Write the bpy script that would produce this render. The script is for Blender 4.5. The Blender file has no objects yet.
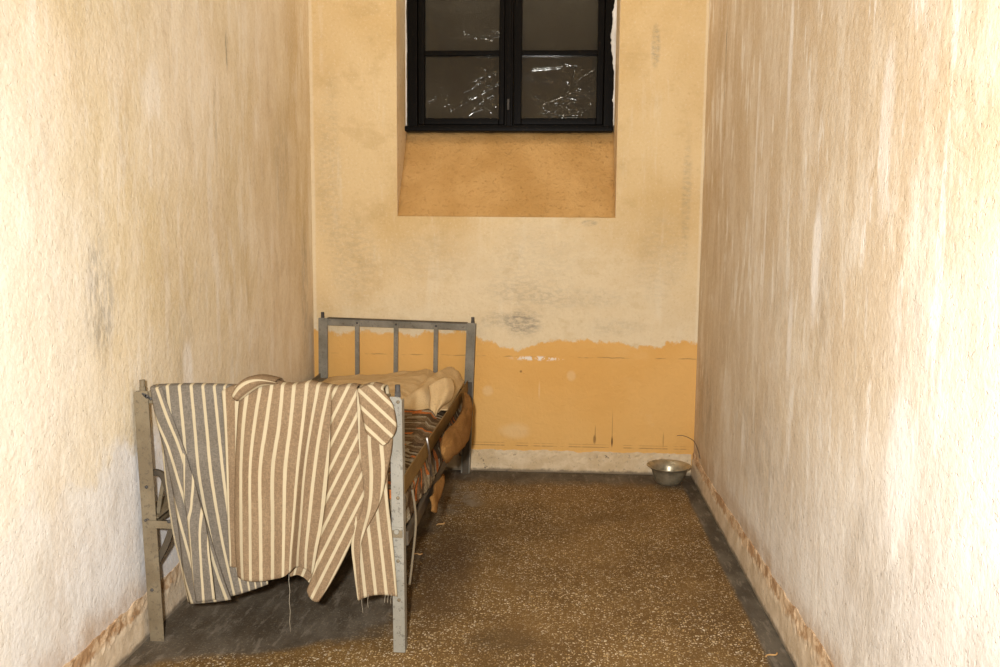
import bpy, bmesh, math, random
from mathutils import Vector, Matrix, noise
random.seed(7)
scene = bpy.context.scene
C = scene.collection

# ------------------------------------------------------------------ camera
FPX = 887.0859
PITCH, YAW, ROLL, CAMH = .1206, .0603, .0082, 1.326
fwd = Vector((-math.sin(YAW)*math.cos(PITCH), math.cos(YAW)*math.cos(PITCH), -math.sin(PITCH)))
rt = Vector((math.cos(YAW), math.sin(YAW), 0))
up = rt.cross(fwd)
rt2 = rt*math.cos(ROLL)+up*math.sin(ROLL)
up2 = -rt*math.sin(ROLL)+up*math.cos(ROLL)
cam_d = bpy.data.cameras.new('camera')
cam = bpy.data.objects.new('camera', cam_d)
C.objects.link(cam)
m = Matrix((rt2, up2, -fwd)).transposed().to_4x4()
m.translation = Vector((0, 0, CAMH))
cam.matrix_world = m
cam_d.sensor_width = 36
cam_d.lens = FPX/1000*36
cam_d.clip_start = .02
scene.camera = cam

# room (metres): left wall, right wall, back wall, front wall, ceiling
XL, XR, YB, YF, ZC = -1.297, .763, 4.713, -1.0, 3.4
YFOOT = 2.622            # front plane of the foot end of the bed
BED = Vector((-.868, 3.64, 0))

def at_y(px, py, Y):
    """point of the vertical plane y = Y seen at a photo position"""
    r = rt2*((px-500)/FPX)+up2*((333.5-py)/FPX)+fwd
    return Vector((0, 0, CAMH))+r*(Y/r.y)

# ------------------------------------------------------------------ helpers
def obj(name, bm, mat, parent=None, bevel=0, solid=0, smooth=True, sub=0, origin=None, offset=-1):
    me = bpy.data.meshes.new(name)
    o0 = origin or (parent_origin(parent) if parent else Vector((0, 0, 0)))
    bmesh.ops.translate(bm, verts=bm.verts, vec=-o0)
    bmesh.ops.recalc_face_normals(bm, faces=bm.faces) if not solid else None
    for f in bm.faces:
        f.smooth = smooth
    bm.to_mesh(me); bm.free()
    o = bpy.data.objects.new(name, me)
    C.objects.link(o)
    me.materials.append(mat)
    if parent:
        o.parent = parent
        if origin:
            o.location = origin-parent_origin(parent)
    else:
        o.location = o0
    if bevel:
        b = o.modifiers.new('bevel', 'BEVEL'); b.width = bevel; b.segments = 2; b.limit_method = 'ANGLE'; b.angle_limit = math.radians(40)
        o.modifiers.new('wn', 'WEIGHTED_NORMAL')
    if solid:
        s = o.modifiers.new('solid', 'SOLIDIFY'); s.thickness = solid; s.offset = offset
    if sub:
        s = o.modifiers.new('sub', 'SUBSURF'); s.levels = sub; s.render_levels = sub
    return o

def parent_origin(p):
    v = Vector((0, 0, 0))
    while p:
        v = v+p.location; p = p.parent
    return v

def thing(name, label, cat, loc, group=None):
    o = bpy.data.objects.new(name, None); C.objects.link(o)
    o.location = loc; o.empty_display_size = .1
    o['label'] = label; o['category'] = cat
    if group: o['group'] = group
    return o

def tag(o, label, cat, group=None):
    o['label'] = label; o['category'] = cat
    if group: o['group'] = group
    return o

def struct(o):
    o['kind'] = 'structure'; return o

def prism(bm, pts, d):
    """extrude a closed polygon of 3-D points by vector d"""
    a = [bm.verts.new(p) for p in pts]; b = [bm.verts.new(Vector(p)+d) for p in pts]
    n = len(pts)
    bm.faces.new(a[::-1]); bm.faces.new(b)
    for i in range(n):
        bm.faces.new((a[i], a[(i+1) % n], b[(i+1) % n], b[i]))

def box(bm, lo, hi):
    x0, y0, z0 = lo; x1, y1, z1 = hi
    prism(bm, [(x0, y0, z0), (x1, y0, z0), (x1, y1, z0), (x0, y1, z0)], Vector((0, 0, z1-z0)))

def beam(bm, p0, p1, side, w, h):
    """bar from p0 to p1, w wide along side, h across"""
    p0 = Vector(p0); p1 = Vector(p1); ax = (p1-p0).normalized()
    s = Vector(side); s = (s-ax*s.dot(ax)).normalized(); t = ax.cross(s)
    prism(bm, [p0+s*(a*w/2)+t*(b*h/2) for a, b in ((-1, -1), (1, -1), (1, 1), (-1, 1))], p1-p0)

def tube(bm, pts, r, n=8, flat=1.0):
    pts = [Vector(p) for p in pts]; rings = []
    k = len(pts); ref = None
    for i, p in enumerate(pts):
        t = (pts[min(i+1, k-1)]-pts[max(i-1, 0)]).normalized()
        if ref is None:
            ref = t.orthogonal().normalized()
        ref = (ref-t*ref.dot(t)).normalized(); b = t.cross(ref)
        rr = r[i] if isinstance(r, (list, tuple)) else r
        rings.append([bm.verts.new(p+ref*(rr*math.cos(2*math.pi*j/n))+b*(rr*flat*math.sin(2*math.pi*j/n))) for j in range(n)])
    for i in range(k-1):
        for j in range(n):
            bm.faces.new((rings[i][j], rings[i][(j+1) % n], rings[i+1][(j+1) % n], rings[i+1][j]))
    bm.faces.new(rings[0][::-1]); bm.faces.new(rings[-1])

def cyl(bm, p0, p1, r, n=14):
    tube(bm, [p0, p1], r, n)

def catmull(P, n):
    """smooth list of tuples through P, n steps a span"""
    out = []
    k = len(P)
    for i in range(k-1):
        p0, p1, p2, p3 = P[max(i-1, 0)], P[i], P[i+1], P[min(i+2, k-1)]
        for s in range(n if i < k-2 else n+1):
            t = s/n
            out.append(tuple(.5*(2*b+(c-a)*t+(2*a-5*b+4*c-d)*t*t+(3*b-a-3*c+d)*t**3) for a, b, c, d in zip(p0, p1, p2, p3)))
    return out

def lathe(bm, prof, c, n=64):
    rings = []
    for r, z in prof:
        if r < 1e-5:
            rings.append([bm.verts.new((c.x, c.y, c.z+z))])
        else:
            rings.append([bm.verts.new((c.x+r*math.cos(2*math.pi*j/n), c.y+r*math.sin(2*math.pi*j/n), c.z+z)) for j in range(n)])
    for a, b in zip(rings, rings[1:]):
        for j in range(n):
            j2 = (j+1) % n
            if len(a) == 1: bm.faces.new((a[0], b[j], b[j2]))
            elif len(b) == 1: bm.faces.new((a[j], b[0], a[j2]))
            else: bm.faces.new((a[j], b[j], b[j2], a[j2]))

def grid(bm, rows, uvs=None):
    uvl = (bm.loops.layers.uv.get('UVMap') or bm.loops.layers.uv.new('UVMap')) if uvs else None
    V = [[bm.verts.new(p) for p in r] for r in rows]
    for i in range(len(V)-1):
        for j in range(len(V[0])-1):
            f = bm.faces.new((V[i][j], V[i+1][j], V[i+1][j+1], V[i][j+1]))
            if uvs:
                for l, (a, b) in zip(f.loops, ((i, j), (i+1, j), (i+1, j+1), (i, j+1))):
                    l[uvl].uv = uvs[a][b]
    return V

def fb(x, y, z=0., o=4):
    return noise.fractal(Vector((x, y, z)), 1.0, 2.0, o)

# ------------------------------------------------------------------ material nodes
class NT:
    def __init__(s, name):
        s.mat = bpy.data.materials.new(name); s.mat.use_nodes = True
        s.t = s.mat.node_tree; s.t.nodes.clear()
        s.out = s.t.nodes.new('ShaderNodeOutputMaterial')
    def put(s, sock, v):
        if v is None: return
        if isinstance(v, bpy.types.NodeSocket): s.t.links.new(v, sock)
        elif isinstance(v, (tuple, list)) and len(v) == 3 and sock.type == 'RGBA': sock.default_value = (*v, 1)
        else: sock.default_value = v
    def node(s, ty, props=None, **k):
        n = s.t.nodes.new(ty)
        for a, b in (props or {}).items(): setattr(n, a, b)
        for a, b in k.items(): s.put(n.inputs[a.replace('_', ' ')], b)
        return n
    def math(s, op, a, b=None, clamp=False):
        n = s.t.nodes.new('ShaderNodeMath'); n.operation = op; n.use_clamp = clamp
        s.put(n.inputs[0], a); s.put(n.inputs[1], b); return n.outputs[0]
    def add(s, a, b): return s.math('ADD', a, b)
    def mul(s, a, b): return s.math('MULTIPLY', a, b)
    def sub(s, a, b): return s.math('SUBTRACT', a, b)
    def step(s, v, a, b):
        """0 at a, 1 at b"""
        n = s.node('ShaderNodeMapRange', {'interpolation_type': 'SMOOTHSTEP'})
        s.put(n.inputs['Value'], v)
        if a < b:
            n.inputs['From Min'].default_value = a; n.inputs['From Max'].default_value = b
        else:
            n.inputs['From Min'].default_value = b; n.inputs['From Max'].default_value = a
            n.inputs['To Min'].default_value = 1; n.inputs['To Max'].default_value = 0
        return n.outputs[0]
    def mix(s, f, a, b, bt='MIX'):
        n = s.node('ShaderNodeMix', {'data_type': 'RGBA', 'blend_type': bt})
        s.put(n.inputs[0], f); s.put(n.inputs[6], a); s.put(n.inputs[7], b); return n.outputs[2]
    def ramp(s, f, stops, interp='LINEAR'):
        n = s.t.nodes.new('ShaderNodeValToRGB'); r = n.color_ramp; r.interpolation = interp
        while len(r.elements) < len(stops): r.elements.new(.5)
        for e, (p, c) in zip(r.elements, stops):
            e.position = p; e.color = (*c, 1)
        s.put(n.inputs[0], f); return n.outputs[0]
    def pos(s):
        return s.node('ShaderNodeNewGeometry').outputs['Position']
    def objc(s):
        return s.node('ShaderNodeTexCoord').outputs['Object']
    def xyz(s, v):
        n = s.node('ShaderNodeSeparateXYZ'); s.put(n.inputs[0], v); return n.outputs
    def map(s, v, sc=(1, 1, 1), loc=(0, 0, 0)):
        n = s.node('ShaderNodeMapping'); s.put(n.inputs[0], v)
        n.inputs['Scale'].default_value = sc; n.inputs['Location'].default_value = loc; return n.outputs[0]
    def noise(s, v, scale, detail=4, rough=.55, dist=0):
        n = s.node('ShaderNodeTexNoise'); s.put(n.inputs['Vector'], v)
        n.inputs['Scale'].default_value = scale; n.inputs['Detail'].default_value = detail
        n.inputs['Roughness'].default_value = rough; n.inputs['Distortion'].default_value = dist
        return n.outputs[0]
    def blob(s, a, b, ca, cb, ra, rb, wob=None):
        """soft mark of radius ra, rb about (ca, cb) in coordinates a, b; 1 inside"""
        da = s.mul(s.sub(a, ca), 1/ra); db = s.mul(s.sub(b, cb), 1/rb)
        d = s.math('SQRT', s.add(s.mul(da, da), s.mul(db, db)))
        if wob is not None: d = s.add(d, wob)
        return s.step(d, 1.1, .4)
    def bump(s, h, strength=1., dist=.01, normal=None):
        n = s.node('ShaderNodeBump'); n.inputs['Strength'].default_value = strength; n.inputs['Distance'].default_value = dist
        s.put(n.inputs['Height'], h)
        if normal is not None: s.put(n.inputs['Normal'], normal)
        return n.outputs[0]
    def bsdf(s, color, rough=.9, normal=None, metal=0, spec=.2, sheen=0):
        n = s.node('ShaderNodeBsdfPrincipled')
        s.put(n.inputs['Base Color'], color); s.put(n.inputs['Roughness'], rough)
        s.put(n.inputs['Metallic'], metal); s.put(n.inputs['Specular IOR Level'], spec)
        s.put(n.inputs['Normal'], normal); n.inputs['Sheen Weight'].default_value = sheen
        s.t.links.new(n.outputs[0], s.out.inputs[0]); return n

def plaster_bump(n, P, k=1.):
    c = n.noise(P, 9, 3, .5); f = n.noise(P, 55, 5, .65); g = n.noise(P, 22, 3, .5, .6)
    pit = n.step(n.noise(P, 70, 2, .5), .36, .30)
    h = n.add(n.add(n.mul(c, 1.0), n.mul(f, .55)), n.mul(g, .45))
    h = n.sub(h, n.mul(pit, .35))
    return n.bump(h, .7*k, .013)

# --- side walls
TAN = (.66, .47, .255)
def side_wall(name, left):
    n = NT(name); P = n.pos(); x, y, z = n.xyz(P)
    big = n.noise(P, 1.3, 3, .5)
    st = n.noise(n.map(P, (6, 8.5, 2.2)), 1., 8, .72, .3)
    st2 = n.noise(n.map(P, (9, 13, 3.2), (3, 1, 5)), 1., 6, .65)
    mott = n.noise(n.map(P, (1, 1, .6), (0, 4, 2)), 5.5, 9, .75)
    base = n.mix(n.step(big, .35, .68), (.69, .56, .345) if left else (.66, .53, .37), (.79, .67, .49) if left else (.74, .63, .48))
    base = n.mix(n.mul(n.step(mott, .45, .7), .5), base, (.74, .63, .45))
    w = n.mul(n.step(st, .50, .62), .6 if not left else .3)
    base = n.mix(w, base, (.84, .76, .63))
    w2 = n.mul(n.step(st2, .56, .64), .5 if not left else .3)
    base = n.mix(w2, base, (.90, .84, .74))
    dk = n.mul(n.step(n.noise(n.map(P, (5, 5, 1.3), (8, 2, 1)), 1.7, 7, .7), .53, .68), .32)
    base = n.mix(dk, base, (.47, .345, .20))
    wob = n.mul(n.sub(n.noise(P, 5, 5, .65), .5), .55)
    if left:
        # bare white limewash below, ragged upper edge
        edge = n.add(n.add(z, wob), n.mul(n.sub(big, .5), .12))
        wl = n.mul(n.step(edge, .67, .53), n.step(y, 3.3, 2.9))
        base = n.mix(wl, base, n.mix(n.step(mott, .4, .65), (.83, .80, .765), (.71, .675, .635)))
        base = n.mix(n.mul(n.step(n.add(y, n.mul(wob, 1.5)), 3.2, 4.5), .4), base, n.mix(n.step(st, .42, .62), (.58, .40, .20), (.70, .54, .32)))
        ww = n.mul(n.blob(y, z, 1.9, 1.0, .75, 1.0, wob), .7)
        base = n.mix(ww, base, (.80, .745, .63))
        for cy, cz, ra, rb, s in ((2.46, 1.09, .09, .22, .55), (3.52, 2.0, .02, .09, .75), (3.0, .92, .13, .16, .2), (3.38, 1.7, .02, .22, .3), (4.2, 1.6, .15, .3, .2), (4.55, 1.0, .08, .45, .35)):
            mk = n.mul(n.blob(y, z, cy, cz, ra, rb, n.mul(wob, 1.6)), n.mul(n.step(n.noise(n.map(P, (30, 30, 9)), 1.5, 4, .7), .36, .62), s))
            base = n.mix(mk, base, (.22, .19, .15))
        for cy, cz, ra, rb, s in ((3.05, .82, .05, .12, .8), (2.85, 1.75, .07, .12, .4), (3.35, .95, .03, .25, .4), (3.3, 1.45, .03, .3, .35)):
            mk = n.mul(n.blob(y, z, cy, cz, ra, rb, n.mul(wob, 1.6)), s)
            base = n.mix(mk, base, (.86, .80, .70))
    else:
        low = n.add(n.add(z, wob), n.mul(y, .28))
        wl = n.mul(n.step(low, 1.65, .95), .75)
        base = n.mix(wl, base, n.mix(n.step(mott, .38, .68), (.82, .775, .715), (.665, .60, .525)))
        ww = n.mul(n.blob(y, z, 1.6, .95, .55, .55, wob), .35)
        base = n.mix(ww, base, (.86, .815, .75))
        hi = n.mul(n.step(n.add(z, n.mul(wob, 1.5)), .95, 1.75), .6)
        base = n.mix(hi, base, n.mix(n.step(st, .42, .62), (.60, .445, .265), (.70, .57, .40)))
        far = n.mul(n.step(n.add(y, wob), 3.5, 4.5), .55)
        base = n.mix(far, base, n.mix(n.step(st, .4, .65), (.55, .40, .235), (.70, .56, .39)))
        for cy, cz, ra, rb, s in ((4.2, 2.1, .015, .25, .8), (2.05, .5, .3, .35, .22), (3.2, .5, .5, .25, .25), (4.4, .45, .25, .3, .35), (1.9, 1.25, .04, .3, .3), (2.55, 1.1, .07, .2, .25), (3.0, 1.1, .3, .15, .15)):
            mk = n.mul(n.blob(y, z, cy, cz, ra, rb, n.mul(wob, 1.6)), n.mul(n.step(n.noise(n.map(P, (30, 30, 9)), 1.5, 4, .7), .36, .62), s))
            base = n.mix(mk, base, (.27, .225, .17))
        for cy, cz, ra, rb, s in ((2.65, 1.25, .05, .25, .9), (3.05, 1.9, .03, .3, .8), (2.15, 1.55, .05, .25, .45), (3.5, 1.6, .02, .4, .6), (2.9, 1.0, .04, .2, .7), (3.3, 1.25, .02, .25, .6), (1.95, .8, .1, .25, .8)):
            mk = n.mul(n.blob(y, z, cy, cz, ra, rb, n.mul(wob, 1.6)), s)
            base = n.mix(mk, base, (.92, .87, .80))
        # loose peeled specks low on the wall
        sp = n.mul(n.step(n.noise(n.map(P, (1, 1, .7)), 60, 3, .6), .64, .70), n.mul(n.step(z, 1.0, .5), .55))
        base = n.mix(sp, base, (.33, .27, .20))
    pt = n.noise(n.map(P, (1, 1.6, .9), (3, 7, 1)), 2.6, 7, .68)
    base = n.mix(n.mul(n.step(pt, .50, .62), .55), base, n.mix(.5, base, (.90, .80, .62) if left else (.88, .81, .70)))
    base = n.mix(n.mul(n.step(pt, .46, .34), .40), base, n.mix(.5, base, (.52, .36, .19) if left else (.54, .41, .27)))
    sw = n.noise(n.map(P, (9, 14, 2.4), (1, 2, 3)), 1., 6, .62)
    base = n.mix(n.mul(n.mul(n.step(sw, .56, .61), n.step(pt, .44, .54)), .65 if not left else .25), base, (.90, .85, .76))
    gr = n.noise(n.map(P, (1, 1, .8)), 75, 6, .75)
    base = n.mix(n.mul(n.step(gr, .52, .66), .22), base, n.mix(1., base, (.66, .58, .48), 'MULTIPLY'))
    base = n.mix(n.mul(n.step(gr, .48, .36), .2), base, (.90, .85, .76))
    # brown broken line above the skirting
    d = n.add(n.sub(z, .15), n.mul(wob, .22))
    br = n.mul(n.step(d, .10, .0), .6)
    base = n.mix(n.mul(br, n.step(mott, .3, .6)), base, (.47, .30, .155))
    sk = n.step(n.noise(n.map(P, (1, 1, 1)), 95, 2, .5), .70, .76)
    base = n.mix(n.mul(sk, .4), base, (.3, .22, .13))
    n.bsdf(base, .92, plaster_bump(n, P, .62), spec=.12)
    return n.mat

def back_wall():
    n = NT('ochre and cream back wall plaster'); P = n.pos(); x, y, z = n.xyz(P)
    big = n.noise(P, 1.6, 3, .5); mott = n.noise(n.map(P, (1, 1, 1.3)), 5, 6, .65)
    wob = n.mul(n.sub(n.noise(P, 5, 5, .65), .5), .55)
    base = n.mix(n.step(big, .35, .65), (.645, .455, .215), (.73, .55, .30))
    # paler wide field under the window, deeper gold towards the top
    pale = n.step(n.add(n.add(z, wob), n.mul(n.math('ABSOLUTE', n.add(x, .05)), .5)), 1.75, 1.15)
    base = n.mix(n.mul(pale, .8), base, n.mix(n.step(mott, .35, .65), (.72, .585, .38), (.80, .68, .47)))
    st = n.noise(n.map(P, (7, 5, 1.0)), 1.6, 6, .65)
    base = n.mix(n.mul(n.step(st, .56, .72), .35), base, (.80, .70, .52))
    base = n.mix(n.mul(n.step(mott, .50, .66), .42), base, (.55, .385, .18))
    grain = n.noise(n.map(P, (5, 5, 12)), 5, 8, .75)
    for cx, cz, ra, rb, s in ((-.17, .81, .11, .09, .75), (-.30, .83, .12, .06, .35), (-.2, .98, .2, .09, .2), (.13, .95, .35, .07, .2), (-1.06, 1.15, .16, .30, .22), (.50, 2.24, .025, .12, .55), (.18, 1.345, .05, .02, .5), (.55, 1.15, .15, .3, .16), (.35, .8, .2, .06, .2), (-.7, 1.15, .3, .15, .14), (.68, 1.5, .03, .35, .3), (-1.2, 1.6, .08, .6, .2), (-.1, 1.1, .3, .3, .14)):
        mk = n.mul(n.blob(x, z, cx, cz, ra, rb, n.mul(wob, 1.6)), n.mul(n.add(n.mul(n.step(grain, .40, .62), .8), .2), s))
        base = n.mix(mk, base, (.25, .215, .165))
    # white lime line in both corners
    cl = n.step(n.add(x, n.mul(wob, .02)), XL+.024, XL+.010)
    cr = n.step(n.add(x, n.mul(wob, .02)), XR-.018, XR-.008)
    base = n.mix(n.mul(n.math('MAXIMUM', cl, cr), .45), base, (.80, .70, .52))
    gr = n.noise(P, 70, 6, .75)
    base = n.mix(n.mul(n.step(gr, .54, .68), .3), base, n.mix(1., base, (.66, .58, .46), 'MULTIPLY'))
    base = n.mix(n.mul(n.step(gr, .46, .34), .25), base, (.86, .76, .58))
    # ochre dado with a ragged top edge
    run = n.noise(n.map(P, (1, 0, 0)), 3.2, 4, .6)
    tooth = n.noise(n.map(P, (1, 1, .8), (4, 0, 0)), 16, 5, .75)
    e = n.add(n.add(z, n.mul(n.sub(run, .5), .16)), n.mul(n.sub(tooth, .5), .11))
    e = n.add(e, n.mul(n.blob(x, z, -.2, .76, .14, .2), .05))
    e = n.add(e, n.mul(n.step(x, -.35, -.5), -.035))
    dado = n.step(e, .725, .708)
    oc = n.mix(n.step(n.noise(P, 2.2, 4, .55), .35, .65), (.71, .392, .115), (.74, .43, .14))
    oc = n.mix(n.mul(n.step(mott, .60, .70), .12), oc, (.80, .56, .26))
    base = n.mix(dado, base, oc)
    # crack under the edge of the dado, thin and broken
    ck = n.sub(n.add(z, n.mul(n.sub(n.noise(n.map(P, (1, 0, 0)), 9, 4, .6), .5), .02)), .632)
    line = n.mul(n.step(n.math('ABSOLUTE', ck), .004, .001), n.step(n.noise(n.map(P, (1, 0, 0)), 5, 3, .6), .46, .58))
    base = n.mix(n.mul(line, .55), base, (.25, .15, .06))
    ch = n.mul(n.mul(n.blob(x, z, -.08, .622, .16, .016, wob), n.step(n.noise(P, 40, 3, .6), .5, .56)), .9)
    base = n.mix(ch, base, (.84, .78, .68))
    for cx, cz, ra, rb, s in ((.326, .175, .0055, .034, .95), (.326, .24, .003, .12, .35), (.232, .185, .010, .03, .6), (.235, .22, .004, .05, .4), (.6, .19, .005, .05, .3), (-.17, .55, .008, .008, .6)):
        base = n.mix(n.mul(n.blob(x, z, cx, cz, ra, rb), s), base, (.10, .05, .02))
    for cx, cz, ra, rb in ((.10, .53, .025, .03), (-.35, .44, .03, .03), (-.2, .22, .1, .05), (-.07, .45, .006, .06)):
        base = n.mix(n.mul(n.blob(x, z, cx, cz, ra, rb, n.mul(wob, 2.)), .35), base, (.80, .60, .34))
    for cz, s in ((.142, .6), (.156, .3)):
        l = n.mul(n.step(n.math('ABSOLUTE', n.sub(z, cz)), .004, .0012), n.mul(n.step(n.noise(n.map(P, (1, 0, 0)), 7, 3, .6), .44, .52), s))
        base = n.mix(l, base, (.30, .16, .06))
    h = n.mul(n.sub(1., dado), .35)
    bm_ = n.bump(h, .35, .004, plaster_bump(n, P, .6))
    n.bsdf(base, .9, bm_, spec=.14)
    return n.mat

def plain_plaster(name, a, b, k=1., dark=None):
    n = NT(name); P = n.pos()
    col = n.mix(n.step(n.noise(P, 4, 6, .6), .35, .68), a, b)
    if dark:
        col = n.mix(n.mul(n.step(n.noise(P, 38, 4, .6), .58, .68), .6), col, dark)
    n.bsdf(col, .9, plaster_bump(n, P, k), spec=.14)
    return n.mat

def skirting(name, axis):
    n = NT(name); P = n.pos(); x, y, z = n.xyz(P)
    wob = n.sub(n.noise(P, 26, 5, .65), .5); mott = n.noise(P, 12, 6, .65)
    base = n.mix(n.step(mott, .35, .68), (.70, .565, .40), (.56, .43, .28))
    if axis == 'y':
        t = n.node('ShaderNodeAttribute', {'attribute_name': 'edge'}).outputs['Fac']
        e = n.add(t, n.mul(wob, .6))
        base = n.mix(n.mul(n.step(e, .62, .80), .95), base, n.mix(n.step(mott, .45, .56), (.40, .235, .115), (.66, .48, .30)))
    else:
        base = n.mix(n.step(mott, .35, .65), (.70, .55, .355), (.58, .43, .25))
        sp = n.mul(n.step(n.noise(P, 42, 3, .6), .62, .67), n.step(n.noise(P, 4, 2, .5), .45, .6))
        base = n.mix(n.mul(sp, .8), base, (.10, .08, .06))
    base = n.mix(n.mul(n.step(n.noise(P, 60, 3, .6), .63, .70), .5), base, (.22, .16, .11))
    base = n.mix(n.mul(n.step(n.add(z, n.mul(wob, .03)), .022, .006), .75), base, (.13, .10, .07))
    n.bsdf(base, .92, plaster_bump(n, P, .6), spec=.1)
    return n.mat

def floor_mat():
    n = NT('brown terrazzo with dark cement border'); P = n.pos(); x, y, z = n.xyz(P)
    big = n.noise(P, 2.2, 4, .6); mid = n.noise(P, 8, 5, .65)
    wob = n.mul(n.sub(n.noise(P, 5, 5, .65), .5), .3)
    ter = n.mix(n.step(big, .36, .64), (.112, .060, .018), (.165, .092, .029))
    ter = n.mix(n.mul(n.step(mid, .5, .7), .35), ter, (.10, .052, .018))
    def chips(scale, th, cols):
        v = n.node('ShaderNodeTexVoronoi', {'feature': 'F1', 'voronoi_dimensions': '2D'})
        nv = n.node('ShaderNodeTexNoise'); n.put(nv.inputs['Vector'], P); nv.inputs['Scale'].default_value = scale*.6
        jit = n.node('ShaderNodeVectorMath', {'operation': 'MULTIPLY_ADD'}); n.put(jit.inputs[0], nv.outputs['Color']); jit.inputs[1].default_value = (.02, .02, 0); n.put(jit.inputs[2], P)
        n.put(v.inputs['Vector'], jit.outputs[0]); v.inputs['Scale'].default_value = scale; v.inputs['Randomness'].default_value = 1
        c = n.xyz(v.outputs['Color'])
        size = n.mul(n.sub(c[0], .25), th)
        msk = n.step(n.sub(size, v.outputs['Distance']), -.03, .05)
        return msk, n.ramp(c[1], cols)
    P0 = P
    dens = n.step(n.noise(P, 3.1, 4, .6), .28, .58)
    m1, c1 = chips(118, .58, [(0, (.50, .33, .13)), (.5, (.66, .52, .30)), (1, (.82, .74, .58))])
    m2, c2 = chips(190, .5, [(0, (.34, .2, .06)), (1, (.6, .46, .26))])
    ter2 = n.mix(n.mul(m2, .35), ter, c2)
    ter2 = n.mix(n.mul(m1, n.add(n.mul(dens, .6), .2)), ter2, c1)
    cem = n.mix(n.step(n.noise(n.map(P, (1, .5, 1)), 9, 6, .65), .35, .68), (.060, .048, .034), (.125, .105, .078))
    cem = n.mix(n.mul(n.step(n.noise(n.map(P, (1, .22, 1), (2, 3, 1)), 34, 5, .7), .52, .64), .55), cem, (.23, .195, .15))
    cem = n.mix(n.mul(n.step(n.noise(P, 110, 2, .5), .68, .74), .6), cem, (.36, .30, .22))
    # border: right strip, back strip, wide worn strip on the bed side
    fx = n.mul(wob, .10)
    r = n.step(n.add(x, fx), .668, .688)
    bk = n.step(n.add(y, n.mul(wob, 1.1)), 4.40, 4.60)
    lf = n.step(n.add(n.add(x, n.mul(wob, 1.4)), n.mul(n.step(y, 2.75, 2.4), .75)), -.44, -.62)
    # light scuffed cement in front of the head leg
    b = n.math('MAXIMUM', n.math('MAXIMUM', r, n.mul(bk, .92)), n.mul(lf, .88))
    col = n.mix(b, ter2, cem)
    sc = n.mul(n.blob(x, y, -.47, 4.2, .16, .32, n.mul(wob, 3.)), n.step(n.noise(P, 7, 5, .65), .40, .60))
    col = n.mix(n.mul(sc, .75), col, (.27, .23, .17))
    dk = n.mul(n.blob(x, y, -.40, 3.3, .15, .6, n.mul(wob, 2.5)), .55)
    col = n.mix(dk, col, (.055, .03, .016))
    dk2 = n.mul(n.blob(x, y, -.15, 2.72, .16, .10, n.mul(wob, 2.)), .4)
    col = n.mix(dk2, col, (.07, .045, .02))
    edge = n.mul(n.step(x, .742, .758), n.step(n.noise(P, 8, 3, .6), .42, .55))
    col = n.mix(n.mul(edge, .7), col, (.02, .017, .014))
    hgt = n.add(n.mul(n.noise(P, 45, 4, .6), .5), n.mul(m1, .15))
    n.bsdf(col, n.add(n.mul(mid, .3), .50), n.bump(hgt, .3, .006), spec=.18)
    return n.mat

def worn_metal(name, a, b, chip=(.07, .055, .04), amt=.5):
    n = NT(name); P = n.pos()
    col = n.mix(n.step(n.noise(P, 9, 5, .6), .35, .65), a, b)
    col = n.mix(n.mul(n.step(n.noise(P, 75, 5, .65), .57, .63), amt), col, chip)
    col = n.mix(n.mul(n.step(n.noise(P, 240, 2, .5), .62, .7), .35), col, chip)
    n.bsdf(col, .55, n.bump(n.noise(P, 110, 4, .6), .25, .004), metal=.0, spec=.2)
    return n.mat

def stripe_cloth(name, base, base2, cream, half):
    n = NT(name)
    uv = n.node('ShaderNodeUVMap'); uv.uv_map = 'UVMap'
    u, v, _ = n.xyz(uv.outputs[0]); P = n.objc()
    wob = n.mul(n.sub(n.noise(P, 30, 3, .5), .5), .05)
    fr = n.math('FRACT', n.add(n.add(u, .5), wob))
    d = n.math('ABSOLUTE', n.sub(fr, .5))
    s = n.step(d, half+.028, half-.028)
    weave = n.noise(n.map(P, (1, 1, .25)), 420, 2, .6)
    weave2 = n.noise(n.map(P, (.25, 1, 1)), 420, 2, .6)
    w = n.mul(n.add(weave, weave2), .5)
    patch = n.noise(P, 8, 4, .6)
    c = n.mix(n.step(patch, .35, .65), base, base2)
    c = n.mix(n.step(w, .36, .66), n.mix(1., c, (.62, .62, .62), 'MULTIPLY'), c)
    cr = n.mix(n.mul(n.step(patch, .4, .7), .35), cream, tuple(k*.82 for k in cream))
    c = n.mix(s, c, cr)
    n.bsdf(c, .95, n.bump(n.add(n.mul(w, .35), n.mul(n.noise(P, 26, 3, .5), .8)), .35, .004), spec=.08)
    return n.mat

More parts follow.
